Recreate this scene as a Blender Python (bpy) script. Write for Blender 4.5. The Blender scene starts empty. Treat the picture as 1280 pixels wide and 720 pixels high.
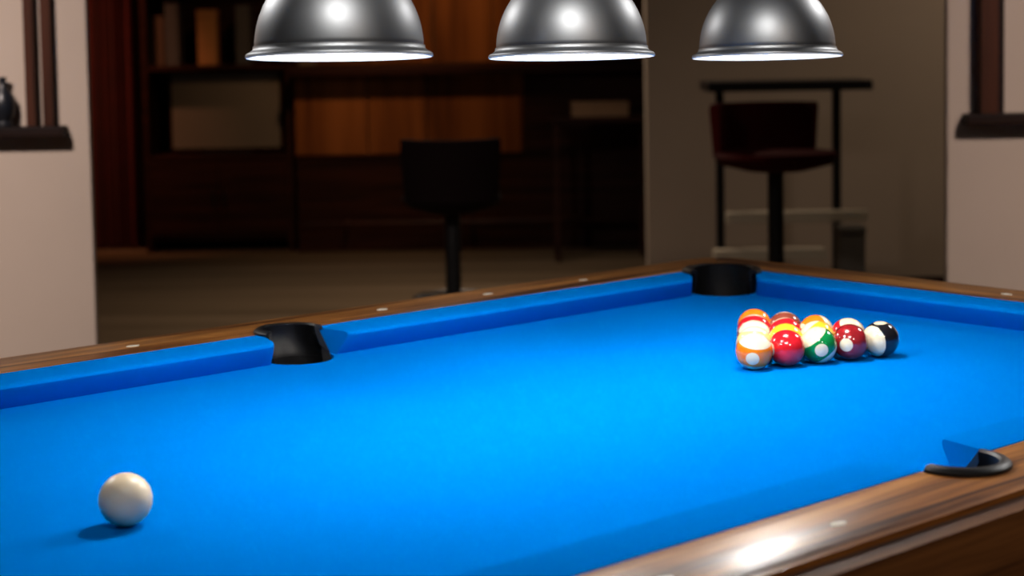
import bpy, bmesh, math, random
from mathutils import Vector, Matrix
random.seed(7)
S = bpy.context.scene
COL = S.collection
PI = math.pi
R = math.radians
BZ = 0.77                    # height of the cloth above the floor
HL, HW = 0.982, 0.5505       # half length / half width of the playing surface (nose to nose)
SEAM, RAIL = 0.080, 0.118    # cushion width, wooden rail width
HN, HT = 0.036, 0.040        # nose height, rail top height
BALL = 0.028575

# ------------------------------------------------------------------ materials
def new_mat(name):
    m = bpy.data.materials.new(name); m.use_nodes = True
    nt = m.node_tree
    return m, nt, nt.nodes['Principled BSDF']

def plain(name, col, rough=0.5, metal=0.0, spec=0.5, var=0.06, scale=12.0, bump=0.0, coat=0.0, emit=None, estr=0.0):
    """a procedural material: base colour varied a little by noise"""
    m, nt, b = new_mat(name)
    tc = nt.nodes.new('ShaderNodeTexCoord'); n = nt.nodes.new('ShaderNodeTexNoise')
    n.inputs['Scale'].default_value = scale; n.inputs['Detail'].default_value = 4
    nt.links.new(tc.outputs['Object'], n.inputs['Vector'])
    r = nt.nodes.new('ShaderNodeValToRGB')
    r.color_ramp.elements[0].position = 0.3; r.color_ramp.elements[1].position = 0.7
    r.color_ramp.elements[0].color = [c * (1 - var) for c in col] + [1]
    r.color_ramp.elements[1].color = [min(1, c * (1 + var)) for c in col] + [1]
    nt.links.new(n.outputs['Fac'], r.inputs['Fac']); nt.links.new(r.outputs['Color'], b.inputs['Base Color'])
    b.inputs['Roughness'].default_value = rough; b.inputs['Metallic'].default_value = metal
    b.inputs['Specular IOR Level'].default_value = spec
    b.inputs['Coat Weight'].default_value = coat; b.inputs['Coat Roughness'].default_value = 0.08
    if bump:
        bp = nt.nodes.new('ShaderNodeBump'); bp.inputs['Strength'].default_value = bump; bp.inputs['Distance'].default_value = 0.002
        nt.links.new(n.outputs['Fac'], bp.inputs['Height']); nt.links.new(bp.outputs['Normal'], b.inputs['Normal'])
    if emit:
        b.inputs['Emission Color'].default_value = list(emit) + [1]; b.inputs['Emission Strength'].default_value = estr
    return m

def wood(name, dark, mid, light, axis='X', rough=0.5, coat=0.42, stretch=0.045, scale=60.0, coat_rough=0.25, spec=0.08):
    m, nt, b = new_mat(name)
    tc = nt.nodes.new('ShaderNodeTexCoord'); mp = nt.nodes.new('ShaderNodeMapping')
    sc = {'X': (stretch, 1, 1), 'Y': (1, stretch, 1), 'Z': (1, 1, stretch)}[axis]
    mp.inputs['Scale'].default_value = sc
    nt.links.new(tc.outputs['Object'], mp.inputs['Vector'])
    n1 = nt.nodes.new('ShaderNodeTexNoise'); n1.inputs['Scale'].default_value = scale * 0.55
    n1.inputs['Detail'].default_value = 6; n1.inputs['Distortion'].default_value = 0.6
    n2 = nt.nodes.new('ShaderNodeTexNoise'); n2.inputs['Scale'].default_value = scale * 4; n2.inputs['Detail'].default_value = 3
    nt.links.new(mp.outputs['Vector'], n1.inputs['Vector']); nt.links.new(mp.outputs['Vector'], n2.inputs['Vector'])
    mx = nt.nodes.new('ShaderNodeMath'); mx.operation = 'MULTIPLY_ADD'
    mx.inputs[1].default_value = 0.25
    nt.links.new(n2.outputs['Fac'], mx.inputs[0]); nt.links.new(n1.outputs['Fac'], mx.inputs[2])
    r = nt.nodes.new('ShaderNodeValToRGB'); e = r.color_ramp.elements
    e[0].position = 0.46; e[0].color = list(dark) + [1]
    e[1].position = 0.82; e[1].color = list(light) + [1]
    k = e.new(0.60); k.color = list(mid) + [1]
    nt.links.new(mx.outputs[0], r.inputs['Fac']); nt.links.new(r.outputs['Color'], b.inputs['Base Color'])
    b.inputs['Roughness'].default_value = rough; b.inputs['Specular IOR Level'].default_value = spec
    b.inputs['Coat Weight'].default_value = coat; b.inputs['Coat Roughness'].default_value = coat_rough
    return m

def cloth_mat():
    m, nt, b = new_mat('worsted_cloth')
    tc = nt.nodes.new('ShaderNodeTexCoord')
    n = nt.nodes.new('ShaderNodeTexNoise'); n.inputs['Scale'].default_value = 900; n.inputs['Detail'].default_value = 3
    n2 = nt.nodes.new('ShaderNodeTexNoise'); n2.inputs['Scale'].default_value = 5; n2.inputs['Detail'].default_value = 3
    for q in (n, n2): nt.links.new(tc.outputs['Object'], q.inputs['Vector'])
    a = nt.nodes.new('ShaderNodeMath'); a.operation = 'ADD'
    nt.links.new(n.outputs['Fac'], a.inputs[0]); nt.links.new(n2.outputs['Fac'], a.inputs[1])
    r = nt.nodes.new('ShaderNodeValToRGB'); e = r.color_ramp.elements
    e[0].position = 0.2; e[0].color = (0.0, 0.136, 0.50, 1)
    e[1].position = 1.0; e[1].color = (0.0, 0.152, 0.56, 1)
    h = nt.nodes.new('ShaderNodeMath'); h.operation = 'MULTIPLY'; h.inputs[1].default_value = 0.5
    nt.links.new(a.outputs[0], h.inputs[0]); nt.links.new(h.outputs[0], r.inputs['Fac'])
    nt.links.new(r.outputs['Color'], b.inputs['Base Color'])
    b.inputs['Roughness'].default_value = 0.95; b.inputs['Specular IOR Level'].default_value = 0.0
    bp = nt.nodes.new('ShaderNodeBump'); bp.inputs['Strength'].default_value = 0.06; bp.inputs['Distance'].default_value = 0.0002
    nt.links.new(n.outputs['Fac'], bp.inputs['Height']); nt.links.new(bp.outputs['Normal'], b.inputs['Normal'])
    return m

def ball_mat(name, col, striped=False, spot=True, white=(0.80, 0.71, 0.50)):
    m, nt, b = new_mat(name)
    L = nt.links.new
    tc = nt.nodes.new('ShaderNodeTexCoord'); sp = nt.nodes.new('ShaderNodeSeparateXYZ')
    L(tc.outputs['Object'], sp.inputs[0])
    def mth(op, a, v=None):
        q = nt.nodes.new('ShaderNodeMath'); q.operation = op
        L(a, q.inputs[0])
        if v is not None:
            if isinstance(v, (int, float)): q.inputs[1].default_value = v
            else: L(v, q.inputs[1])
        return q.outputs[0]
    def mix(f, a, c):
        q = nt.nodes.new('ShaderNodeMix'); q.data_type = 'RGBA'
        L(f, q.inputs['Factor'])
        for k, v in ((6, a), (7, c)):
            if isinstance(v, tuple): q.inputs[k].default_value = list(v) + [1]
            else: L(v, q.inputs[k])
        return q.outputs[2]
    nz = nt.nodes.new('ShaderNodeTexNoise'); nz.inputs['Scale'].default_value = 90
    L(tc.outputs['Object'], nz.inputs['Vector'])
    tint = mix(nz.outputs['Fac'], tuple(c * 0.93 for c in col), col)
    out = tint
    if striped:
        f = mth('GREATER_THAN', mth('ABSOLUTE', sp.outputs['Z']), BALL * 0.52)
        out = mix(f, tint, white)
    if spot:
        rr = mth('SQRT', mth('ADD', mth('POWER', sp.outputs['Y'], 2.0), mth('POWER', sp.outputs['Z'], 2.0)))
        out = mix(mth('LESS_THAN', rr, BALL * 0.36), out, white)
    if not striped and not spot:
        out = tint
    L(out, b.inputs['Base Color'])
    b.inputs['Roughness'].default_value = 0.12
    b.inputs['Coat Weight'].default_value = 0.6; b.inputs['Coat Roughness'].default_value = 0.04
    return m

M = {}
M['cloth'] = cloth_mat()
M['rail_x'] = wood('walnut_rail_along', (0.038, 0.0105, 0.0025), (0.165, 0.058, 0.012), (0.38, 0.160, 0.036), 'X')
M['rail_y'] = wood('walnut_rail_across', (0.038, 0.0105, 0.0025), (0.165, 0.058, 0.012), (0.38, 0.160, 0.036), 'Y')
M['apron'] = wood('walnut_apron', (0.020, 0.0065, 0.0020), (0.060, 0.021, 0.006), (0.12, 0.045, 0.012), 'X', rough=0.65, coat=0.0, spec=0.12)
M['rubber'] = plain('black_pocket_rubber', (0.0035, 0.0035, 0.004), rough=0.42, spec=0.25, bump=0.05, scale=60)
M['pearl'] = plain('pearl_inlay', (0.80, 0.76, 0.66), rough=0.2, coat=0.5)
M['steel'] = plain('brushed_steel', (0.34, 0.345, 0.355), rough=0.46, metal=1.0, var=0.05, scale=30)
M['enamel'] = plain('white_enamel', (0.88, 0.88, 0.86), rough=0.35, var=0.02)
M['black_metal'] = plain('black_metal', (0.012, 0.012, 0.013), rough=0.4, metal=0.6)
M['bulb'] = plain('glowing_bulb', (1, 1, 1), emit=(1.0, 0.955, 0.90), estr=600.0)
M['wall'] = plain('beige_plaster', (0.46, 0.375, 0.315), rough=0.85, var=0.03, scale=3, bump=0.15)
M['backwall'] = plain('taupe_plaster', (0.30, 0.235, 0.175), rough=0.9, var=0.05, scale=2)
M['ceiling'] = plain('matt_ceiling', (0.20, 0.18, 0.16), rough=0.95, var=0.02)
M['floor'] = wood('dim_floor_boards', (0.06, 0.042, 0.025), (0.10, 0.070, 0.042), (0.13, 0.092, 0.058), 'X', rough=0.55, coat=0.1, scale=8)
M['shelf_wood'] = wood('dark_shelf_wood', (0.006, 0.002, 0.0015), (0.011, 0.004, 0.003), (0.018, 0.007, 0.004), 'X', rough=0.6, coat=0.0, spec=0.15)
M['post_wood'] = wood('brown_post_wood', (0.030, 0.009, 0.004), (0.050, 0.015, 0.007), (0.070, 0.021, 0.010), 'Z', rough=0.6, coat=0.0, spec=0.15)
M['cab_dark'] = wood('dark_mahogany', (0.010, 0.003, 0.002), (0.022, 0.007, 0.004), (0.035, 0.011, 0.006), 'X', rough=0.5, coat=0.1)
M['panel_wood'] = wood('amber_wood_panel', (0.09, 0.030, 0.008), (0.16, 0.055, 0.014), (0.22, 0.080, 0.022), 'Z', rough=0.45, coat=0.1, scale=14)
M['screen'] = plain('grey_screen', (0.12, 0.105, 0.085), rough=0.5, var=0.08, scale=2)
M['curtain'] = plain('dark_red_velvet', (0.09, 0.005, 0.002), rough=0.95, var=0.2, scale=8)
M['red_seat'] = plain('maroon_leather', (0.045, 0.0015, 0.001), rough=0.85, spec=0.1)
M['dark_seat'] = plain('dark_brown_leather', (0.004, 0.0012, 0.0012), rough=0.9, spec=0.1)
M['pale'] = plain('pale_stone', (0.36, 0.31, 0.23), rough=0.6)
M['grey_box'] = plain('grey_painted_metal', (0.10, 0.09, 0.075), rough=0.6)
M['vase'] = plain('dark_slate_glaze', (0.010, 0.012, 0.017), rough=0.35)
M['amber'] = plain('amber_box', (0.42, 0.19, 0.06), rough=0.6)
M['book_grey'] = plain('grey_book', (0.05, 0.048, 0.05), rough=0.7)
M['book_brown'] = plain('brown_book', (0.06, 0.03, 0.015), rough=0.7)
M['card'] = plain('tan_card', (0.22, 0.12, 0.055), rough=0.7)

# ------------------------------------------------------------------ mesh helpers
def link_mesh(name, bm, mat, parent=None, smooth=False, angle=35):
    me = bpy.data.meshes.new(name)
    bmesh.ops.recalc_face_normals(bm, faces=bm.faces[:])
    bm.to_mesh(me); bm.free()
    me.materials.append(mat)
    if smooth:
        for p in me.polygons: p.use_smooth = True
        try: me.set_sharp_from_angle(angle=R(angle))
        except Exception: pass
    o = bpy.data.objects.new(name, me); COL.objects.link(o)
    if parent: o.parent = parent
    return o

def tag(o, label, cat, group=None):
    o['label'] = label; o['category'] = cat
    if group: o['group'] = group
    return o

def thing(name, label, cat, loc=(0, 0, 0), rz=0.0, group=None):
    o = bpy.data.objects.new(name, None); COL.objects.link(o)
    o.empty_display_size = 0.05
    o.location = loc; o.rotation_euler = (0, 0, rz)
    return tag(o, label, cat, group)

def box(bm, x0, x1, y0, y1, z0, z1, bev=0.0, seg=2):
    vs = [bm.verts.new((x, y, z)) for z in (z0, z1) for y in (y0, y1) for x in (x0, x1)]
    fs = [(0, 1, 3, 2), (4, 6, 7, 5), (0, 4, 5, 1), (2, 3, 7, 6), (0, 2, 6, 4), (1, 5, 7, 3)]
    faces = [bm.faces.new([vs[i] for i in f]) for f in fs]
    if bev > 0:
        es = list({e for f in faces for e in f.edges})
        bmesh.ops.bevel(bm, geom=es, offset=bev, segments=seg, profile=0.7, affect='EDGES')
    return bm

def prism(bm, pts, z0, z1, bev=0.0, seg=3, top_only=True):
    """extrude the closed 2D outline pts from z0 to z1; bevel the top outline"""
    lo = [bm.verts.new((x, y, z0)) for x, y in pts]
    hi = [bm.verts.new((x, y, z1)) for x, y in pts]
    n = len(pts)
    bm.faces.new(lo[::-1]); top = bm.faces.new(hi)
    for i in range(n):
        j = (i + 1) % n
        bm.faces.new((lo[i], lo[j], hi[j], hi[i]))
    if bev > 0:
        bmesh.ops.bevel(bm, geom=list(top.edges), offset=bev, segments=seg, profile=0.6, affect='EDGES')
    return bm

def lathe(bm, prof, seg=48, cx=0, cy=0, a0=0.0, a1=2 * PI, close=False, flip=False):
    """revolve prof [(r, z), ...] about z from a0 to a1"""
    full = abs(a1 - a0 - 2 * PI) < 1e-6
    n = seg if full else seg + 1
    rings = []
    for k in range(n):
        a = a0 + (a1 - a0) * k / seg
        rings.append([bm.verts.new((cx + r * math.cos(a), cy + r * math.sin(a), z)) for r, z in prof])
    m = len(prof)
    for k in range(seg):
        A = rings[k]; B = rings[(k + 1) % n]
        for i in range(m if close else m - 1):
            j = (i + 1) % m
            try: bm.faces.new((A[i], B[i], B[j], A[j]))
            except Exception: pass
    if not full and close:
        bm.faces.new(rings[0]); bm.faces.new(rings[-1][::-1])
    bmesh.ops.remove_doubles(bm, verts=bm.verts[:], dist=1e-6)
    return bm

def tube(bm, a, b, r, seg=16, r2=None):
    a = Vector(a); b = Vector(b); d = (b - a)
    q = d.to_track_quat('Z', 'Y').to_matrix().to_4x4()
    mt = Matrix.Translation((a + b) / 2) @ q
    bmesh.ops.create_cone(bm, cap_ends=True, segments=seg, radius1=r, radius2=r if r2 is None else r2, depth=d.length, matrix=mt)
    return bm

# ------------------------------------------------------------------ camera
F_PX, CY = 2157.0, 191.1
CAM = Vector((-1.5695, -1.7295, BZ + 0.5217))
YAW, PITCH, ROLL = R(48.736), R(3.9537), R(-0.9343)
fw = Vector((math.cos(YAW) * math.cos(PITCH), math.sin(YAW) * math.cos(PITCH), -math.sin(PITCH)))
rt = Vector((math.sin(YAW), -math.cos(YAW), 0)); up = rt.cross(fw)
rt2 = rt * math.cos(ROLL) + up * math.sin(ROLL); up2 = -rt * math.sin(ROLL) + up * math.cos(ROLL)
cd = bpy.data.cameras.new('camera'); cam = bpy.data.objects.new('camera', cd); COL.objects.link(cam)
cam.matrix_world = Matrix((rt2, up2, -fw)).transposed().to_4x4()
cam.location = CAM
cd.sensor_fit = 'HORIZONTAL'; cd.sensor_width = 36.0
cd.lens = F_PX / 1280 * 36.0
cd.shift_y = (CY - 360) / 1280
cd.clip_start = 0.05; cd.clip_end = 100
cd.dof.use_dof = True; cd.dof.focus_distance = 2.35
cd.dof.aperture_fstop = (cd.lens / 1000) / 0.0140
S.camera = cam

# room axes: the walls beyond the table face the camera side; XR runs to the right, YR runs away
FH = Vector((math.cos(YAW), math.sin(YAW), 0)); RH = Vector((math.sin(YAW), -math.cos(YAW), 0))
RZ = YAW - PI / 2
def room(x, d, z=0.0):
    """a point x metres to the right and d metres beyond the viewpoint's floor point"""
    return Vector((CAM.x, CAM.y, 0)) + RH * x + FH * d + Vector((0, 0, z))
def lat(u, v, D):
    """lateral offset and height of the wall point seen at (u, v) at distance D: measurements of the room"""
    d = fw * F_PX + rt2 * (u - 639.1) - up2 * (v - CY)
    t = D / d.dot(FH)
    return d.dot(RH) * t, CAM.z + d.z * t
def room_obj(name, bm, mat, parent=None, smooth=False):
    o = link_mesh(name, bm, mat, parent, smooth)
    if parent is None:
        o.location = room(0, 0); o.rotation_euler = (0, 0, RZ)
    return o
def struct(name, bm, mat, parent=None):
    o = room_obj(name, bm, mat, parent)
    if parent is None: o['kind'] = 'structure'
    return o

# ------------------------------------------------------------------ room shell (local axes: x right, y away, z up)
X0, X1, Y0, Y1, ZC = -5.2, 5.2, -3.0, 11.6, 2.9
DP = 5.0                      # distance of the two beige piers
xl, _ = lat(113, 220, DP); xr, _ = lat(1183, 220, DP)
struct('floor', box(bmesh.new(), X0, X1, Y0, Y1, -0.1, 0.0), M['floor'])
struct('ceiling', box(bmesh.new(), X0, X1, Y0, Y1, ZC, ZC + 0.1), M['ceiling'])
struct('wall_back', box(bmesh.new(), X0, X1, Y1, Y1 + 0.1, 0, ZC), M['backwall'])
struct('wall_front', box(bmesh.new(), X0, X1, Y0 - 0.1, Y0, 0, ZC), M['backwall'])
struct('wall_west', box(bmesh.new(), X0 - 0.1, X0, Y0, Y1, 0, ZC), M['backwall'])
struct('wall_east', box(bmesh.new(), X1, X1 + 0.1, Y0, Y1, 0, ZC), M['backwall'])
struct('wall_left', box(bmesh.new(), X0 + 0.001, xl, DP, DP + 0.035, 0.001, ZC - 0.001, 0.006), M['wall'])
struct('wall_right', box(bmesh.new(), xr, X1 - 0.001, DP, DP + 0.035, 0.001, ZC - 0.001, 0.006), M['wall'])
DM = 8.2                      # the taupe wall behind the red stool
xm, _ = lat(808, 200, DM)
struct('wall_middle', box(bmesh.new(), xm, X1 - 0.001, DM, DM + 0.12, 0.001, ZC - 0.001, 0.006), M['backwall'])
struct('baseboard_middle', box(bmesh.new(), xm, X1 - 0.002, DM - 0.021, DM - 0.001, 0.001, 0.10, 0.004), M['cab_dark'])

# ------------------------------------------------------------------ the pool table
T = thing('pool_table', 'large pool table with bright blue cloth and glossy walnut rails standing in the room', 'pool table', (0, 0, 0))
# pocket centres and radii
SR_, CR = 0.058, 0.066     # radii of the holes in the bed
SC = (0.0, HW + 0.045)
NX = 0.040                   # the near side pocket sits a little to the right
CC = (HL + 0.022, HW + 0.022)
def arc(cx, cy, r, a0, a1, n):
    return [(cx + r * math.cos(R(a0 + (a1 - a0) * k / n)), cy + r * math.sin(R(a0 + (a1 - a0) * k / n))) for k in range(n + 1)]
def mir(pts, sx, sy):
    q = [(x * sx, y * sy) for x, y in pts]
    return q if sx * sy > 0 else q[::-1]
# bed: cloth-covered slate with six pocket cut-outs
IN = 0.060
bx, by = HL + IN, HW + IN
q1 = []
sxr = math.sqrt(SR_ ** 2 - (by - SC[1]) ** 2)
a_s = math.degrees(math.asin((by - SC[1]) / SR_))
# corner circle meets the two bed edges
dyc = by - CC[1]; ac = math.degrees(math.asin(min(0.999, dyc / CR)))
quad = []     # from the +x side of the corner, round to the middle of the far side
quad += [(bx, 0.0)]
c_in = arc(CC[0], CC[1], CR, -90 + ac * 0 + (90 - math.degrees(math.acos((bx - CC[0]) / CR))), -90, 6)
start = -math.degrees(math.acos((bx - CC[0]) / CR))
end = -360 + (180 - ac)
quad += arc(CC[0], CC[1], CR, start, end, 28)
quad += arc(SC[0], SC[1], SR_, a_s, -90, 16)
pts = quad[:]
pts += [(-x, y) for x, y in quad[::-1]][1:]
def low(x, y):
    return (x + NX, -y) if abs(x) < 0.2 else (x, -y)
lower = [low(x, y) for x, y in pts[::-1]][1:-1]
outline = pts + lower
bmb = prism(bmesh.new(), [(x, y) for x, y in outline], BZ - 0.030, BZ)
bed = link_mesh('bed_cloth', bmb, M['cloth'], T)
bed['label'] = 'bright blue cloth playing surface'

# cushions: profile swept between the jaws
def cushion(A, B, nrm, ja, jb, name='cushion'):
    """nose from A to B (2D); nrm points to the wood; ja/jb: how far the seam end runs on beyond each nose tip"""
    A = Vector(A); B = Vector(B); n = Vector(nrm); t = (B - A).normalized()
    prof = [(SEAM, 0.0, 1.0), (SEAM, HT + 0.0005, 1.0), (SEAM * 0.55, HT + 0.0004, 0.55), (0.012, HT - 0.0004, 0.15), (0.006, HT - 0.0010, 0.07), (0.002, HN + 0.0012, 0.02), (0.0, HN - 0.002, 0.0),
            (0.003, HN - 0.008, 0.04), (0.028, 0.0, 0.34)]
    bm = bmesh.new(); L = []; N = 6
    rows = []
    # small rounding at the nose tips
    for k, (s) in enumerate((0, 0.006, 0.018, None, -0.018, -0.006, 0)):
        row = []
        for (w, z, f) in prof:
            a = A - t * (ja * w / SEAM); b = B + t * (jb * w / SEAM)
            rnd = 0.0
            if s is not None and abs(s) < 0.017: rnd = 0.006 if s == 0 else 0.0018
            off = rnd * max(0.0, 1 - w / 0.02)
            p = a.lerp(b, 0.5) if s is None else ((a + t * s) if k < 3 else (b + t * s))
            q = p + n * (w + off)
            row.append(bm.verts.new((q.x, q.y, BZ + z)))
        rows.append(row)
    m = len(prof)
    for k in range(len(rows) - 1):
        for i in range(m):
            j = (i + 1) % m
            bm.faces.new((rows[k][i], rows[k][j], rows[k + 1][j], rows[k + 1][i]))
    bm.faces.new(rows[0]); bm.faces.new(rows[-1][::-1])
    return link_mesh(name, bm, M['cloth'], T, smooth=True, angle=30)
ms, cs = 0.072, 0.083
jS, jC = 0.022, 0.060
for sy, nx, mm in ((1, 0.0, ms), (-1, NX, 0.084)):
    cushion((-HL + cs, sy * HW), (nx - mm, sy * HW), (0, sy), jC, jS)
    cushion((nx + mm, sy * HW), (HL - cs, sy * HW), (0, sy), jS, jC)
for sx in (1, -1):
    cushion((sx * HL, -HW + cs), (sx * HL, HW - cs), (sx, 0), jC, jC)

# wooden rails: long ones with the side pocket notch, mitred at the corner pockets
ox, oy = HL + SEAM + RAIL, HW + SEAM + RAIL
ix, iy = HL + SEAM, HW + SEAM
RCY = {1: 0.620, -1: 0.642}   # distance of the side pocket rims from the middle
NR = 0.051                    # notch radius in the wood at the side
CN = 0.078                    # notch radius at the corner
def long_rail(sy):
    p = []
    # inner edge from the left corner notch to the side notch, round it, on to the right corner notch, outer edge back
    yy = iy
    rc = (0.0 if sy > 0 else NX - 0.008, RCY[sy])
    a = math.degrees(math.asin((yy - rc[1]) / NR))
    lc = math.degrees(math.asin(max(-1, min(1, (yy - CC[1]) / CN))))
    right = []
    right += arc(CC[0], CC[1], CN, 180 - lc, 45, 12)
    # mitre to the outer rounded corner
    ro = 0.075
    right += [(ox - ro + ro * math.cos(R(t)), oy - ro + ro * math.sin(R(t))) for t in (45, 55, 65, 75, 85, 90)]
    left_half = [(-x, y) for x, y in right[::-1]]
    notch = arc(rc[0], rc[1], NR, 180 - a, a, 18)
    pts = notch + right + left_half
    return mir(pts, 1, sy)
def end_rail(sx):
    xx = ix
    lc = math.degrees(math.acos(max(-1, min(1, (xx - CC[0]) / CN))))
    ro = 0.075
    top = arc(CC[0], CC[1], CN, -lc, 45, 12) + [(ox - ro + ro * math.cos(R(t)), oy - ro + ro * math.sin(R(t))) for t in (45, 35, 25, 15, 5, 0)]
    bot = [(x, -y) for x, y in top[::-1]]
    return mir(top + bot, sx, 1)
for sy in (1, -1):
    o = link_mesh('wooden_rail', prism(bmesh.new(), long_rail(sy), BZ - 0.030, BZ + HT, 0.0035), M['rail_x'], T, True, 40)
for sx in (1, -1):
    o = link_mesh('wooden_rail', prism(bmesh.new(), end_rail(sx), BZ - 0.030, BZ + HT, 0.0035), M['rail_y'], T, True, 40)

# diamond sights let into the rails
def sight(x, y, along_x):
    bm = bmesh.new(); n = 20
    a, b = (0.0115, 0.0062) if along_x else (0.0062, 0.0115)
    pts = [(x + a * math.copysign(abs(math.cos(2 * PI * k / n)) ** 1.3, math.cos(2 * PI * k / n)),
            y + b * math.copysign(abs(math.sin(2 * PI * k / n)) ** 1.3, math.sin(2 * PI * k / n))) for k in range(n)]
    prism(bm, pts, BZ + HT - 0.002, BZ + HT + 0.0006)
    link_mesh('diamond_sight', bm, M['pearl'], T)
DW = 0.143
for sy in (1, -1):
    for k in (-3, -2, -1, 1, 2, 3): sight(k * HL / 4, sy * (HW + DW), True)
for sx in (1, -1):
    sight(sx * (HL + DW), 0.0, False)

# pockets: black moulded liner wall with a raised C-shaped rim
def pocket(cx, cy, r, facing, span, rim_out, top=None, rt_=None):
    """the liner narrows from radius r at the cloth to rt_ at the rim, whose centre may sit further out"""
    bm = bmesh.new(); cy0 = cy; cx0 = cx; top = top or (cx, cy); rt_ = rt_ or r
    dr = r - rt_
    # wall cross-section (r, z), closed: inner face, rim top, rim lip, back
    w = [(r - 0.004, -0.16), (r - 0.003, -0.04), (r - 0.001, 0.002), (rt_ + dr * 0.15 - 0.003, 0.015), (rt_ - 0.005, 0.034), (rt_ - 0.007, HT + 0.006), (rt_ - 0.004, HT + 0.0085),
         (rim_out - 0.004, HT + 0.0075), (rim_out, HT + 0.004), (rim_out, HT + 0.0005), (rt_ + 0.001, HT + 0.0003), (r - 0.0005, -0.006), (r - 0.0005, -0.16)]
    prof = [(a, BZ + z) for a, z in w]
    lathe(bm, prof, 40, 0, 0, R(facing - span / 2), R(facing + span / 2), close=True)
    for v in bm.verts:
        k = max(0.0, min(1.0, (v.co.z - BZ) / 0.020))
        v.co.x += cx0 + (top[0] - cx0) * k; v.co.y += cy0 + (top[1] - cy0) * k
    o = link_mesh('pocket_liner', bm, M['rubber'], T, True, 40)
    # bag / cup underneath, closed all round below the cloth
    bm = bmesh.new()
    cup = [(r - 0.001, -0.006), (r + 0.003, -0.006), (r + 0.003, -0.15), (r * 0.7, -0.175), (0.0, -0.18), (0.0, -0.175), (r * 0.68, -0.170), (r - 0.003, -0.148)]
    lathe(bm, [(a, BZ + z) for a, z in cup], 40, cx, cy, close=True)
    c = link_mesh('pocket_cup', bm, M['rubber'], T, True, 40)
for sy in (1, -1):
    nx = 0.0 if sy > 0 else NX
    pocket(nx, sy * SC[1], SR_, 90 * sy, 190 if sy < 0 else 212, 0.0575, (0.0 if sy > 0 else NX - 0.008, sy * RCY[sy]), 0.050)
for sx in (1, -1):
    for sy in (1, -1):
        pocket(sx * CC[0], sy * CC[1], CR, math.degrees(math.atan2(sy, sx)), 246, CR + 0.0135)

# dark outer band round the rails
def rounded_rect(hx, hy, r, n=6):
    p = []
    for cx, cy, a in ((hx - r, hy - r, 0), (-hx + r, hy - r, 90), (-hx + r, -hy + r, 180), (hx - r, -hy + r, 270)):
        p += [(cx + r * math.cos(R(a + 90 * k / n)), cy + r * math.sin(R(a + 90 * k / n))) for k in range(n + 1)]
    return p
def ring_prism(out, inn, z0, z1):
    bm = bmesh.new(); n = len(out)
    v = [[bm.verts.new((x, y, z)) for x, y in pts] for pts, z in ((out, z0), (out, z1), (inn, z1), (inn, z0))]
    for k in range(4):
        a, b = v[k], v[(k + 1) % 4]
        for i in range(n):
            j = (i + 1) % n
            bm.faces.new((a[i], a[j], b[j], b[i]))
    return bm
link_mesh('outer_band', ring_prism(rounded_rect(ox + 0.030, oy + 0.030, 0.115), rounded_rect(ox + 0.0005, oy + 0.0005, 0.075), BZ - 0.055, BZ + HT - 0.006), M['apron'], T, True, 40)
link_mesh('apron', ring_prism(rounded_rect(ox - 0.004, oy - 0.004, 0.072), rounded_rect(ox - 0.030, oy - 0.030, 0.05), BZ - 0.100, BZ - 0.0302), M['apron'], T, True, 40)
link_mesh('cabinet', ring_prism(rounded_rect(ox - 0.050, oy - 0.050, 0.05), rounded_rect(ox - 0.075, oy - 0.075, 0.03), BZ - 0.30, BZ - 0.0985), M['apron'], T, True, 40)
for sx in (1, -1):
    for sy in (1, -1):
        bm = bmesh.new()
        x, y = sx * (ox - 0.22), sy * (oy - 0.17)
        box(bm, x - 0.075, x + 0.075, y - 0.075, y + 0.075, BZ - 0.42, BZ - 0.182, 0.008)
        box(bm, x - 0.060, x + 0.060, y - 0.060, y + 0.060, 0.05, BZ - 0.42, 0.006)
        box(bm, x - 0.080, x + 0.080, y - 0.080, y + 0.080, 0.0, 0.05, 0.008)
        link_mesh('leg', bm, M['apron'], T)
bm = box(bmesh.new(), -ox + 0.076, ox - 0.076, -oy + 0.076, oy - 0.076, BZ - 0.182 - 0.02, BZ - 0.182)
link_mesh('slate_frame', bm, M['apron'], T)

# ------------------------------------------------------------------ balls
def make_ball(name, mat, label, x, y, rot, group=None):
    bm = bmesh.new(); bmesh.ops.create_uvsphere(bm, u_segments=48, v_segments=32, radius=BALL)
    o = link_mesh(name, bm, mat, None, True, 180)
    o.location = (x, y, BZ + BALL)
    o.rotation_euler = rot
    return tag(o, label, 'ball', group)
def orient(axis, spot):
    """rotation that points the stripe axis (local z) along axis and the number circle (local x) towards spot; given as (right, away, up)"""
    f = lambda v: (RH * v[0] + FH * v[1] + Vector((0, 0, 1)) * v[2]).normalized()
    z = f(axis); x = f(spot); x = (x - z * x.dot(z)).normalized(); y = z.cross(x)
    return Matrix((x, y, z)).transposed().to_euler()
ivory = ball_mat('ivory_ball', (0.86, 0.70, 0.47), False, False)
ivory.node_tree.nodes['Principled BSDF'].inputs['Roughness'].default_value = 0.35
ivory.node_tree.nodes['Principled BSDF'].inputs['Coat Weight'].default_value = 0.0
make_ball('cue_ball', ivory,
          'plain ivory white cue ball alone on the blue cloth near the left', -0.682, -0.0786, (0, 0, 0))
EX, EY, TH = 0.4382, 0.0019, R(10.5)
GAP = 2 * BALL + 0.0002
dA = Vector((math.cos(-PI / 6 + TH), math.sin(-PI / 6 + TH))) * GAP
dC = Vector((math.cos(PI / 6 + TH), math.sin(PI / 6 + TH))) * GAP
W_ = (0.78, 0.69, 0.48)
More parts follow.
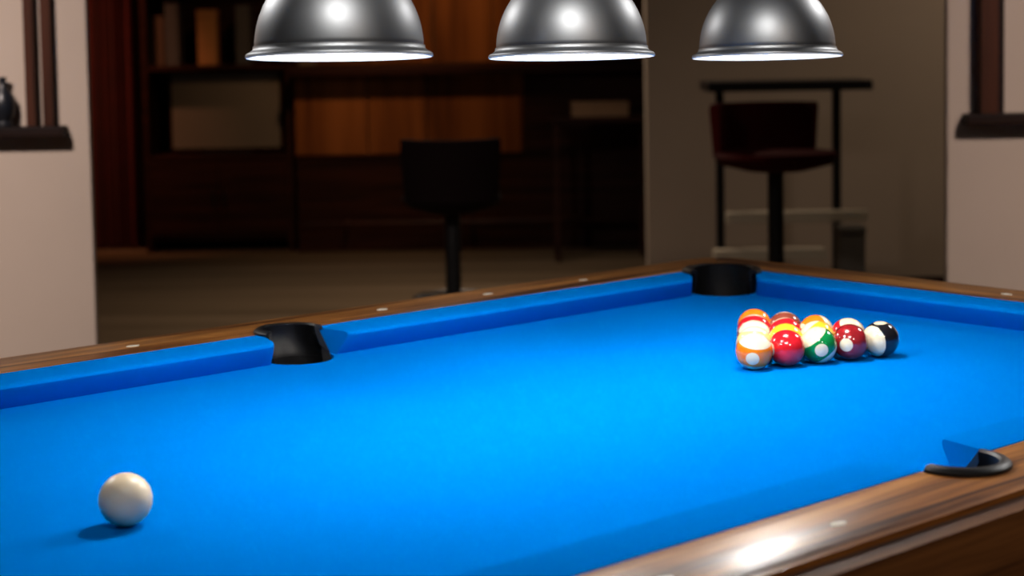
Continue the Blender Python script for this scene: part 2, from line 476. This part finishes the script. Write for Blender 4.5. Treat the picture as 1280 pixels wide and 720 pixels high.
col = {'yellow': (0.85, 0.50, 0.03), 'orange': (0.85, 0.20, 0.01), 'red': (0.60, 0.012, 0.02), 'maroon': (0.26, 0.012, 0.016),
       'green': (0.004, 0.20, 0.045), 'black': (0.012, 0.010, 0.012), 'blue': (0.01, 0.04, 0.40), 'purple': (0.10, 0.02, 0.22), 'brown': (0.22, 0.05, 0.03), 'pale_yellow': (0.85, 0.66, 0.22)}
rack = [
 # i (towards the near corner), j (towards the far corner), colour, striped, stripe axis, number circle, label
 (0, 0, 'orange', 1, (0.06, -0.30, 1), (-0.25, -1, -0.4), 'white ball with an orange stripe low down, front left tip of the rack'),
 (1, 0, 'red', 0, (0, 0, 1), (1, 0.35, 0.9), 'solid bright red ball in the front row between orange stripe and green stripe'),
 (2, 0, 'green', 1, (0.62, 0.10, -0.8), (-0.3, -1, 0.28), 'white ball with a slanting green stripe in the front row'),
 (3, 0, 'maroon', 0, (0, 0, 1), (-0.42, -1, 0.30), 'solid maroon ball with a white circle in the front row'),
 (4, 0, 'black', 1, (0.82, 0.57, 0.10), (-0.05, -0.1, 1), 'white ball with a black stripe at the right tip of the rack'),
 (0, 1, 'pale_yellow', 1, (0.1, 0.45, 1), (-0.3, 1, 0.0), 'white ball with a yellow stripe directly behind the orange striped front tip'),
 (1, 1, 'yellow', 0, (0, 0, 1), (0.6, -0.5, 1), 'solid yellow ball directly behind the bright red ball'),
 (2, 1, 'yellow', 1, (-0.7, 0.5, 0.7), (0.0, 1, 0.1), 'white ball with a yellow stripe directly behind the green striped one'),
 (3, 1, 'red', 1, (0.5, -0.5, 0.9), (-0.2, 1, 0.0), 'white ball with a red stripe in the back row directly behind the maroon ball'),
 (0, 2, 'brown', 1, (-0.1, -0.5, 1), (0.1, 1, 0.1), 'mostly white ball in the middle of the left side of the rack'),
 (1, 2, 'red', 1, (-0.15, 0.78, 0.62), (1, 0.1, 0.3), 'white and red ball in the heart of the rack, behind the solid yellow ball'),
 (2, 2, 'orange', 1, (0.95, 0.25, 0.45), (-0.1, 1, 0.3), 'white ball with an orange stripe in the back row of the rack'),
 (0, 3, 'red', 1, (0.10, 0.70, 0.70), (1, -0.1, 0.1), 'white and red ball just in front of the solid orange ball'),
 (1, 3, 'brown', 1, (0.10, 0.77, 0.64), (1, -0.1, 0.1), 'white ball with a brown stripe in the back row beside solid orange ball'),
 (0, 4, 'orange', 0, (0, 0, 1), (0.10, -0.9, 0.62), 'solid orange ball at the back left tip of the rack'),
]
mats = {}
for i, j, c, st, ax, sp, lab in rack:
    k = (c, st)
    if k not in mats: mats[k] = ball_mat(('striped_' if st else 'solid_') + c + '_ball', col[c], bool(st), True, W_)
    p = Vector((EX, EY)) + dA * i + dC * j
    make_ball('pool_ball', mats[k], lab, p.x, p.y, orient(ax, sp), 'racked pool balls')

# ------------------------------------------------------------------ pendant lamps over the centre line
LR = 0.1035                   # dome radius at its mouth
def make_lamp(x, z, label):
    root = thing('pendant_lamp', label, 'lamp', (x, 0, BZ + z), 0, 'steel dome lamps over the table')
    tilt = Matrix.Rotation(R(-3.1), 4, RH)        # hangs with its mouth turned a touch to the viewer's side
    root.rotation_euler = tilt.to_euler()
    H = 0.112
    # outer dome and inner dome (shade), rim flare
    out = [(LR * math.cos(t), 0.010 + H * math.sin(t)) for t in [PI / 2 * k / 22 for k in range(22)]]
    out = out + [(0.012, 0.010 + H)]
    inn = [(r - 0.0016 if r > 0.014 else 0.0115, z_ - 0.0016) for r, z_ in out][::-1]
    bm = lathe(bmesh.new(), out + inn, 72, close=True)
    link_mesh('lamp_shade', bm, M['steel'], root, True, 50)
    liner = [(r - 0.0022, z_ - 0.0020) for r, z_ in out if r > 0.016] ; liner2 = [(r - 0.0012, z_ - 0.0010) for r, z_ in liner][::-1]
    bm = lathe(bmesh.new(), liner + liner2, 72, close=True)
    link_mesh('shade_lining', bm, M['enamel'], root, True, 50)
    rim = [(LR - 0.0005, 0.0125), (LR + 0.0014, 0.0120), (LR + 0.0016, 0.0085), (LR + 0.0040, 0.0060), (LR + 0.0090, 0.0035),
           (LR + 0.0108, 0.0018), (LR + 0.0108, 0.0004), (LR + 0.0094, 0.0000), (LR + 0.0040, 0.0040), (LR - 0.0004, 0.0070)]
    bm = lathe(bmesh.new(), rim, 72, close=True)
    link_mesh('rim', bm, M['steel'], root, True, 60)
    lip = [(LR - 0.0030, 0.0120), (LR - 0.0006, 0.0120), (LR - 0.0002, 0.0066), (LR + 0.0040, 0.0036), (LR + 0.0094, -0.0004), (LR + 0.0110, 0.0000), (LR + 0.0112, -0.0012), (LR + 0.0098, -0.0024), (LR + 0.0030, 0.0004), (LR - 0.0024, 0.0050)]
    link_mesh('lip', lathe(bmesh.new(), lip, 72, close=True), M['enamel'], root, True, 60)
    cap = [(0.0, H + 0.050), (0.014, H + 0.048), (0.020, H + 0.040), (0.022, H + 0.014), (0.030, H + 0.0085), (0.030, H + 0.004), (0.0, H + 0.004)]
    bm = lathe(bmesh.new(), cap, 40)
    link_mesh('cap', bm, M['steel'], root, True, 50)
    bm = bmesh.new(); bmesh.ops.create_uvsphere(bm, u_segments=24, v_segments=16, radius=0.021)
    for v in bm.verts: v.co.z += 0.040
    b = link_mesh('bulb', bm, M['bulb'], root, True, 180)
    bm = tube(bmesh.new(), (0, 0, 0.052), (0, 0, 0.108), 0.013, 20)
    link_mesh('bulb_socket', bm, M['enamel'], root, True, 40)
    # cord straight up to the ceiling
    top = tilt.inverted() @ Vector((0, 0, ZC - BZ - z - 0.03))
    a = Vector((0, 0, H + 0.045))
    bm = tube(bmesh.new(), a, a + (top - a), 0.004, 12)
    link_mesh('cord', bm, M['black_metal'], root, True, 40)
    bm = tube(bmesh.new(), top, top + (tilt.inverted() @ Vector((0, 0, 0.029))), 0.05, 32)
    link_mesh('ceiling_rose', bm, M['steel'], root, True, 40)
    return root
for u, lab in ((423.5, 'largest brushed steel dome pendant lamp, leftmost of the three'),
               (713.5, 'brushed steel dome pendant lamp hanging in the middle of the three'),
               (958.0, 'smallest looking steel dome pendant lamp, rightmost of the three')):
    d = fw * F_PX + rt2 * (u - 639.1) - up2 * (70.0 - CY)
    t = -CAM.y / d.y
    make_lamp(CAM.x + d.x * t, CAM.z + d.z * t - BZ, lab)

# ------------------------------------------------------------------ things on the two beige walls
def at(name, label, cat, x, d, z=0.0, group=None, rz=0.0):
    return thing(name, label, cat, room(x, d, z), RZ + rz, group)
def part(name, bm, mat, parent, smooth=False):
    return link_mesh(name, bm, mat, parent, smooth, 40)
G = 'dark wooden wall shelves with upright posts'
D = DP - 0.002
xa, za = lat(0, 165, D); xb, zb = lat(84, 165, D); _, zt = lat(40, 157, D); _, zl = lat(40, 170, D)
o = at('wall_shelf', 'dark wooden ledge with two upright posts on the beige wall at left', 'shelf', xb, D, zl, G)
hh = zt - zl
part('ledge', box(bmesh.new(), -0.62, 0, -0.06, 0, 0, hh, 0.006), M['shelf_wood'], o)
for u0, u1 in ((33.5, 45.5), (54.5, 67)):
    a, _ = lat(u0, 80, D); b, _ = lat(u1, 80, D)
    part('post', box(bmesh.new(), a - xb, b - xb, -0.035, 0, hh + 0.0005, 1.15, 0.003), M['post_wood'], o)
xv, zv = lat(4, 152, D - 0.035)
o = at('vase', 'small dark rounded vase on the wooden ledge at the left edge', 'vase', xv, D - 0.035, zl + hh + 0.0005)
vp = [(0.0, 0.0), (0.024, 0.0), (0.026, 0.006), (0.020, 0.016), (0.030, 0.034), (0.0335, 0.060), (0.030, 0.084), (0.018, 0.104), (0.011, 0.118), (0.010, 0.134), (0.013, 0.142), (0.009, 0.142), (0.006, 0.120), (0.0, 0.118)]
part('body', lathe(bmesh.new(), [(r * 1.0, z) for r, z in vp], 32), M['vase'], o, True)
xa, _ = lat(1201, 147, D); _, zt = lat(1240, 141, D); _, zl = lat(1240, 154.5, D)
o = at('wall_shelf', 'dark wooden ledge with one wide upright post on the beige wall at right', 'shelf', xa, D, zl, G)
hh = zt - zl
part('ledge', box(bmesh.new(), 0, 0.60, -0.06, 0, 0, hh, 0.006), M['shelf_wood'], o)
a, _ = lat(1219, 80, D); b, _ = lat(1251, 80, D); md, _ = lat(1240, 80, D)
part('post', box(bmesh.new(), a - xa, md - xa, -0.060, 0, hh + 0.0005, 1.15, 0.003), M['post_wood'], o)
p2 = part('post', box(bmesh.new(), md - xa + 0.0005, b - xa, -0.030, 0, hh + 0.0005, 1.15, 0.003), M['shelf_wood'], o)  # shaded side of the same post, put in as darker wood

# ------------------------------------------------------------------ the dim far end of the room
# curtain
D = 10.6
a, _ = lat(130, 100, D); b, _ = lat(170, 100, D)
bm = bmesh.new(); n = 64; cols = []
w = b - a + 0.25
for k in range(n + 1):
    x = -w + w * k / n; y = 0.05 * math.sin(k * 0.95) + 0.012 * math.sin(k * 2.3)
    cols.append([bm.verts.new((x, y, z)) for z in (0.02, 0.9, 1.8, 2.6)] + [bm.verts.new((x, y + 0.012, z)) for z in (2.6, 1.8, 0.9, 0.02)])
for k in range(n):
    for i in range(8):
        j = (i + 1) % 8
        bm.faces.new((cols[k][i], cols[k + 1][i], cols[k + 1][j], cols[k][j]))
bm.faces.new(cols[0]); bm.faces.new(cols[-1][::-1])
o = at('curtain', 'dark red velvet curtain hanging beside the left beige wall', 'curtain', b, D)
part('drape', bm, M['curtain'], o, True)
part('curtain_rod', tube(bmesh.new(), (-w - 0.1, 0.0, 2.62), (0.1, 0.0, 2.62), 0.018, 16), M['black_metal'], o, True)

# media cabinet with open shelves, a grey screen and drawers
D = 10.4
a, _ = lat(176, 100, D); b, _ = lat(362, 100, D); W2 = (b - a)
_, z_top = lat(270, 88, D); _, z_sb = lat(270, 193, D); 
o = at('media_cabinet', 'tall dark wooden cabinet with shelves around a grey screen', 'cabinet', a, D)
bm = bmesh.new(); dp = 0.45; t = 0.035; HC = 2.3
box(bm, 0, t, 0, dp, 0, HC, 0.003); box(bm, W2 - t, W2, 0, dp, 0, HC, 0.003); box(bm, t, W2 - t, dp - 0.02, dp, 0, HC)
part('carcass', bm, M['cab_dark'], o)
for z in (0.07, z_sb - 0.035, z_top + 0.0, z_top + 0.62, HC - t):
    part('shelf', box(bmesh.new(), t + 0.0005, W2 - t - 0.0005, 0.01, dp - 0.021, z, z + 0.03, 0.003), M['cab_dark'], o)
zd = z_sb - 0.04
for k in range(2):
    x0 = t + 0.002 + k * (W2 / 2 - t); x1 = x0 + W2 / 2 - t - 0.004
    d_ = part('door', box(bmesh.new(), x0, x1, -0.012, 0.008, 0.105, zd - 0.002, 0.004), M['cab_dark'], o)
    hx = x1 - 0.03 if k == 0 else x0 + 0.03
    part('handle', box(bmesh.new(), hx - 0.006, hx + 0.006, -0.03, -0.0125, (zd) / 2, (zd) / 2 + 0.1, 0.003), M['black_metal'], d_)
a2, _ = lat(207, 140, D); b2, _ = lat(348, 140, D)
s = at('television', 'grey blank screen standing inside the dark media cabinet', 'television', (a2 + b2) / 2, D + 0.12, z_sb - 0.004)
hw = (b2 - a2) / 2; hh = z_top - z_sb - 0.01
part('frame', box(bmesh.new(), -hw, hw, 0, 0.05, 0.02, hh, 0.006), M['cab_dark'], s)
part('screen', box(bmesh.new(), -hw + 0.012, hw - 0.012, -0.004, -0.0005, 0.035, hh - 0.012), M['screen'], s)
part('stand', box(bmesh.new(), -0.15, 0.15, -0.03, 0.12, 0.0, 0.019, 0.004), M['black_metal'], s)
zs = z_top + 0.0305
for u0, u1, v0, mt, nm, lab, cat in ((187, 203, 20, 'book_brown', 'book', 'brown upright book at the left end of the cabinet shelf', 'book'),
                           (206, 221, 4, 'book_grey', 'book', 'tall grey upright book beside the brown one on the cabinet shelf', 'book'),
                           (246, 268, 12, 'amber', 'tin_box', 'tall amber coloured box standing on the cabinet shelf', 'box'),
                           (294, 310, 6, 'book_grey', 'book', 'grey upright book right of the amber box on the shelf', 'book')):
    a3, _ = lat(u0, 60, D + 0.1); b3, z3 = lat(u1, v0, D + 0.1)
    q = at(nm, lab, cat, (a3 + b3) / 2, D + 0.1, zs)
    h3 = max(0.2, z3 - zs); w3 = (b3 - a3) / 2
    if nm == 'book':
        bm = bmesh.new(); box(bm, -w3, -w3 + 0.004, 0, 0.16, 0, h3, 0.001); box(bm, w3 - 0.004, w3, 0, 0.16, 0, h3, 0.001); box(bm, -w3 + 0.0041, w3 - 0.0041, 0, 0.004, 0, h3, 0.001)
        part('cover', bm, M[mt], q)
        part('pages', box(bmesh.new(), -w3 + 0.0045, w3 - 0.0045, 0.0045, 0.155, 0.003, h3 - 0.004), M['pale'], q)
    else:
        part('body', box(bmesh.new(), -w3, w3, 0, 0.12, 0, h3 - 0.045, 0.006), M[mt], q)
        part('lid', box(bmesh.new(), -w3 - 0.003, w3 + 0.003, -0.003, 0.123, h3 - 0.0445, h3, 0.006), M[mt], q)

# the long wooden back bar
D = 10.3
a, _ = lat(366, 100, D); b, _ = lat(806, 100, D); WB = b - a
_, zc1 = lat(550, 80, D); _, zc0 = lat(550, 92, D); _, zm = lat(550, 192, D)
o = at('back_bar', 'long wooden bar counter with amber panels along the far wall', 'bar counter', a, D)
part('countertop', box(bmesh.new(), -0.01, WB + 0.01, -0.16, 0.60, zc0, zc1, 0.008), M['cab_dark'], o)
part('plinth', box(bmesh.new(), 0, WB, 0.05, 0.55, 0.001, zm - 0.0005, 0.003), M['cab_dark'], o)
us = (366, 458, 532, 652, 806)
for k in range(4):
    p, _ = lat(us[k], 130, D); q, _ = lat(us[k + 1], 130, D)
    f = part('front_panel', box(bmesh.new(), p - a + 0.004, q - a - 0.004, 0.02, 0.55, zm, zc0 - 0.0005, 0.006), M['panel_wood'] if k != 3 else M['cab_dark'], o)
    wdt = q - p
    for (x0, x1, z0, z1) in ((p - a + 0.006, p - a + 0.045, zm + 0.005, zc0 - 0.01), (q - a - 0.045, q - a - 0.006, zm + 0.005, zc0 - 0.01),
                             (p - a + 0.046, q - a - 0.046, zm + 0.005, zm + 0.045), (p - a + 0.046, q - a - 0.046, zc0 - 0.05, zc0 - 0.01)):
        pass
part('foot_rail', tube(bmesh.new(), (0.05, -0.12, 0.18), (WB - 0.05, -0.12, 0.18), 0.018, 16), M['cab_dark'], o, True)
for x in (0.3, WB / 2, WB - 0.3):
    part('rail_bracket', tube(bmesh.new(), (x, -0.12, 0.18), (x, 0.052, 0.18), 0.010, 10), M['cab_dark'], o, True)
# tall wood panelling behind the counter
o = at('wall_panelling', 'warm brown wood panelling rising behind the long bar counter', 'panelling', a, Y1 - 0.04)
for k in range(6):
    p = WB * 1.12 * k / 6 ; q = WB * 1.12 * (k + 1) / 6
    part('panel_board', box(bmesh.new(), p + 0.003, q - 0.003, 0, 0.035, 0.001, 2.6, 0.006), M['panel_wood'], o)
a3, _ = lat(708, 132, D - 0.2); b3, z3 = lat(782, 124, D - 0.2); _, z4 = lat(745, 142, D - 0.2)
# low side table with a folded tan cloth box in front of the bar
o = at('side_table', 'small dark side table in front of the right end of the bar', 'table', (a3 + b3) / 2, D - 0.5)
part('table_top', box(bmesh.new(), -0.28, 0.28, -0.16, 0.16, z4 - 0.03, z4, 0.005), M['cab_dark'], o)
for sx in (-1, 1):
    for sy in (-1, 1):
        part('leg', box(bmesh.new(), sx * 0.25 - 0.015, sx * 0.25 + 0.015, sy * 0.13 - 0.015, sy * 0.13 + 0.015, 0, z4 - 0.0305, 0.003), M['cab_dark'], o)
o = at('cardboard_box', 'small tan box lying on the dark side table by the bar', 'box', (a3 + b3) / 2, D - 0.5, z4 + 0.0005)
part('body', box(bmesh.new(), -0.16, 0.16, -0.1, 0.1, 0, (z3 - z4) * 0.75, 0.004), M['card'], o)
part('lid', box(bmesh.new(), -0.163, 0.163, -0.103, 0.103, (z3 - z4) * 0.75 + 0.0004, z3 - z4, 0.004), M['card'], o)

# bar stools
def stool(x, d, zseat, sw, zback, mat, label, rz):
    o = at('bar_stool', label, 'bar stool', x, d, 0, 'bar stools at the far end', rz)
    h = sw / 2
    part('seat', lathe(bmesh.new(), [(0, zseat - 0.075), (h * 0.45, zseat - 0.07), (h * 0.86, zseat - 0.045), (h * 0.97, zseat - 0.015), (h * 0.93, zseat), (0, zseat + 0.008)], 40), mat, o, True)
    # low curved backrest wrapping the rear half
    bm = bmesh.new()
    sec = [(h * 0.96, zseat - 0.01), (h * 1.02, zback - 0.02), (h * 1.0, zback), (h * 0.90, zback), (h * 0.87, zback - 0.02), (h * 0.86, zseat - 0.01)]
    lathe(bm, sec, 30, 0, 0, R(20), R(160), close=True)
    part('backrest', bm, mat, o, True)
    part('column', tube(bmesh.new(), (0, 0, 0.03), (0, 0, zseat - 0.070), 0.030, 24), M['black_metal'], o, True)
    part('base', lathe(bmesh.new(), [(0, 0), (0.21, 0), (0.21, 0.012), (0.10, 0.026), (0.032, 0.05), (0, 0.05)], 40), M['black_metal'], o, True)
    bm = bmesh.new()
    n = 40; rr = 0.15; mj = []
    for k in range(n):
        a_ = 2 * PI * k / n
        mj.append([bm.verts.new(((rr + 0.009 * math.cos(t_)) * math.cos(a_), (rr + 0.009 * math.sin(t_ + PI / 2)) * math.sin(a_), 0.28 + 0.009 * math.sin(t_))) for t_ in [2 * PI * i / 8 for i in range(8)]])
    for k in range(n):
        for i in range(8):
            bm.faces.new((mj[k][i], mj[(k + 1) % n][i], mj[(k + 1) % n][(i + 1) % 8], mj[k][(i + 1) % 8]))
    fr = part('foot_ring', bm, M['black_metal'], o, True)
    part('ring_spoke', tube(bmesh.new(), (-rr, 0, 0.28), (rr, 0, 0.28), 0.007, 10), M['black_metal'], fr, True)
    return o
D = 6.6
x1, zs1 = lat(574, 252, D); _, zb1 = lat(548, 172, D)
stool(x1 - 0.03, D, zs1 + 0.03, 0.40, zb1, M['dark_seat'], 'dark brown swivel bar stool with low back in front of the bar', R(180))
D = 6.4
x2, zs2 = lat(955, 190, D); _, zb2 = lat(955, 130, D)
stool(x2 + 0.04, D, zs2, 0.48, zb2, M['red_seat'], 'maroon leather bar stool before the taupe wall at right', R(20))

# tall bar table with pale lower shelves behind the red stool
D = 7.5
xp, _ = lat(1038, 180, D); xq, _ = lat(888, 180, D)
_, zt = lat(1000, 100, D); _, zt0 = lat(1000, 112, D); _, zs_a = lat(1000, 262, D); _, zs_b = lat(1000, 308, D)
o = at('bar_table', 'tall narrow dark table with pale lower shelves behind maroon stool', 'table', xq, D)
w = xp - xq + 0.06
part('table_top', box(bmesh.new(), -0.03, w + 0.09, -0.16, 0.16, zt0, zt, 0.006), M['black_metal'], o)
for x in (0.02, w - 0.055):
    part('post', box(bmesh.new(), x, x + 0.035, -0.018, 0.018, 0.0, zt0 - 0.0005, 0.003), M['black_metal'], o)
part('shelf', box(bmesh.new(), 0.056, w + 0.08, -0.10, -0.02, zs_a - 0.045, zs_a, 0.004), M['pale'], o)
part('shelf', box(bmesh.new(), 0.0, w - 0.1, -0.10, -0.02, zs_b - 0.045, zs_b, 0.004), M['pale'], o)
D = 7.2
xa, zt = lat(1046, 282, D); xb, _ = lat(1078, 300, D)
o = at('waste_bin', 'small grey metal bin on the floor right of the tall table', 'bin', (xa + xb) / 2, D)
hw = (xb - xa) / 2
part('body', box(bmesh.new(), -hw, hw, -hw, hw, 0, zt - 0.03, 0.006), M['grey_box'], o)
part('lid', box(bmesh.new(), -hw - 0.004, hw + 0.004, -hw - 0.004, hw + 0.004, zt - 0.0295, zt, 0.008), M['grey_box'], o)

# ------------------------------------------------------------------ unseen area lights added under the ceiling, without fixtures
def added_light(x, d, power, color, size, spread=None, target=None):
    l = bpy.data.lights.new('added_light', 'AREA'); l.shape = 'DISK'; l.size = size; l.energy = power; l.color = color
    if spread: l.spread = R(spread)
    o = bpy.data.objects.new('added_light', l); COL.objects.link(o)
    p = room(x, d, ZC - 0.02); o.location = p
    if target is not None:
        o.rotation_euler = (Vector(target) - p).to_track_quat('-Z', 'Y').to_euler()
    return o
WARM = (1.0, 0.80, 0.62)
added_light(-1.9, 2.6, 36, (1.0, 0.84, 0.76), 0.3, 80, room(-2.0, 5.0, 0.8))       # washes the left pier
added_light(2.1, 2.6, 25, (1.0, 0.82, 0.72), 0.3, 80, room(2.1, 5.0, 0.8))         # washes the right pier
added_light(0.0, 0.7, 6, (1.0, 0.98, 0.95), 1.0, 50, room(0.1, 2.4, 1.35))       # in front of the lamps
added_light(-2.6, 4.3, 5, (1.0, 0.98, 0.96), 0.7, 50, room(-0.4, 2.2, 1.35))  # added from behind for bright edges on the lamp domes
added_light(2.6, 4.3, 5, (1.0, 0.98, 0.96), 0.7, 50, room(0.6, 2.4, 1.35))  # same added edge light from the right
added_light(1.5, -0.9, 7, (1.0, 0.84, 0.70), 0.3, 50, room(0.9, 1.4, 0.6))          # behind the viewer, on the table's near side
added_light(2.3, 6.6, 12, WARM, 0.3, 110, room(2.5, 8.2, 0.5))                       # taupe wall
added_light(-0.4, 8.4, 30, WARM, 0.3, 110, room(-0.3, 7.6, 0.0))                     # far floor
added_light(-0.6, 8.0, 4, (1.0, 0.55, 0.26), 0.2, 50, room(-0.9, 10.4, 0.95))       # bar front
added_light(-0.35, 10.7, 2.4, (1.0, 0.55, 0.26), 0.12, 60, room(-0.4, 11.6, 1.35))  # panelling glow
added_light(-2.55, 9.6, 3, (1.0, 0.40, 0.2), 0.12, 40, room(-2.45, 10.6, 0.8))      # curtain

w = bpy.data.worlds.new('world'); S.world = w; w.use_nodes = True
w.node_tree.nodes['Background'].inputs['Color'].default_value = (0.5, 0.47, 0.45, 1)
w.node_tree.nodes['Background'].inputs['Strength'].default_value = 0.02
S.view_settings.view_transform = 'Standard'; S.view_settings.look = 'None'
S.view_settings.gamma = 1.0; S.view_settings.use_curve_mapping = False
S.view_settings.exposure = 0.0
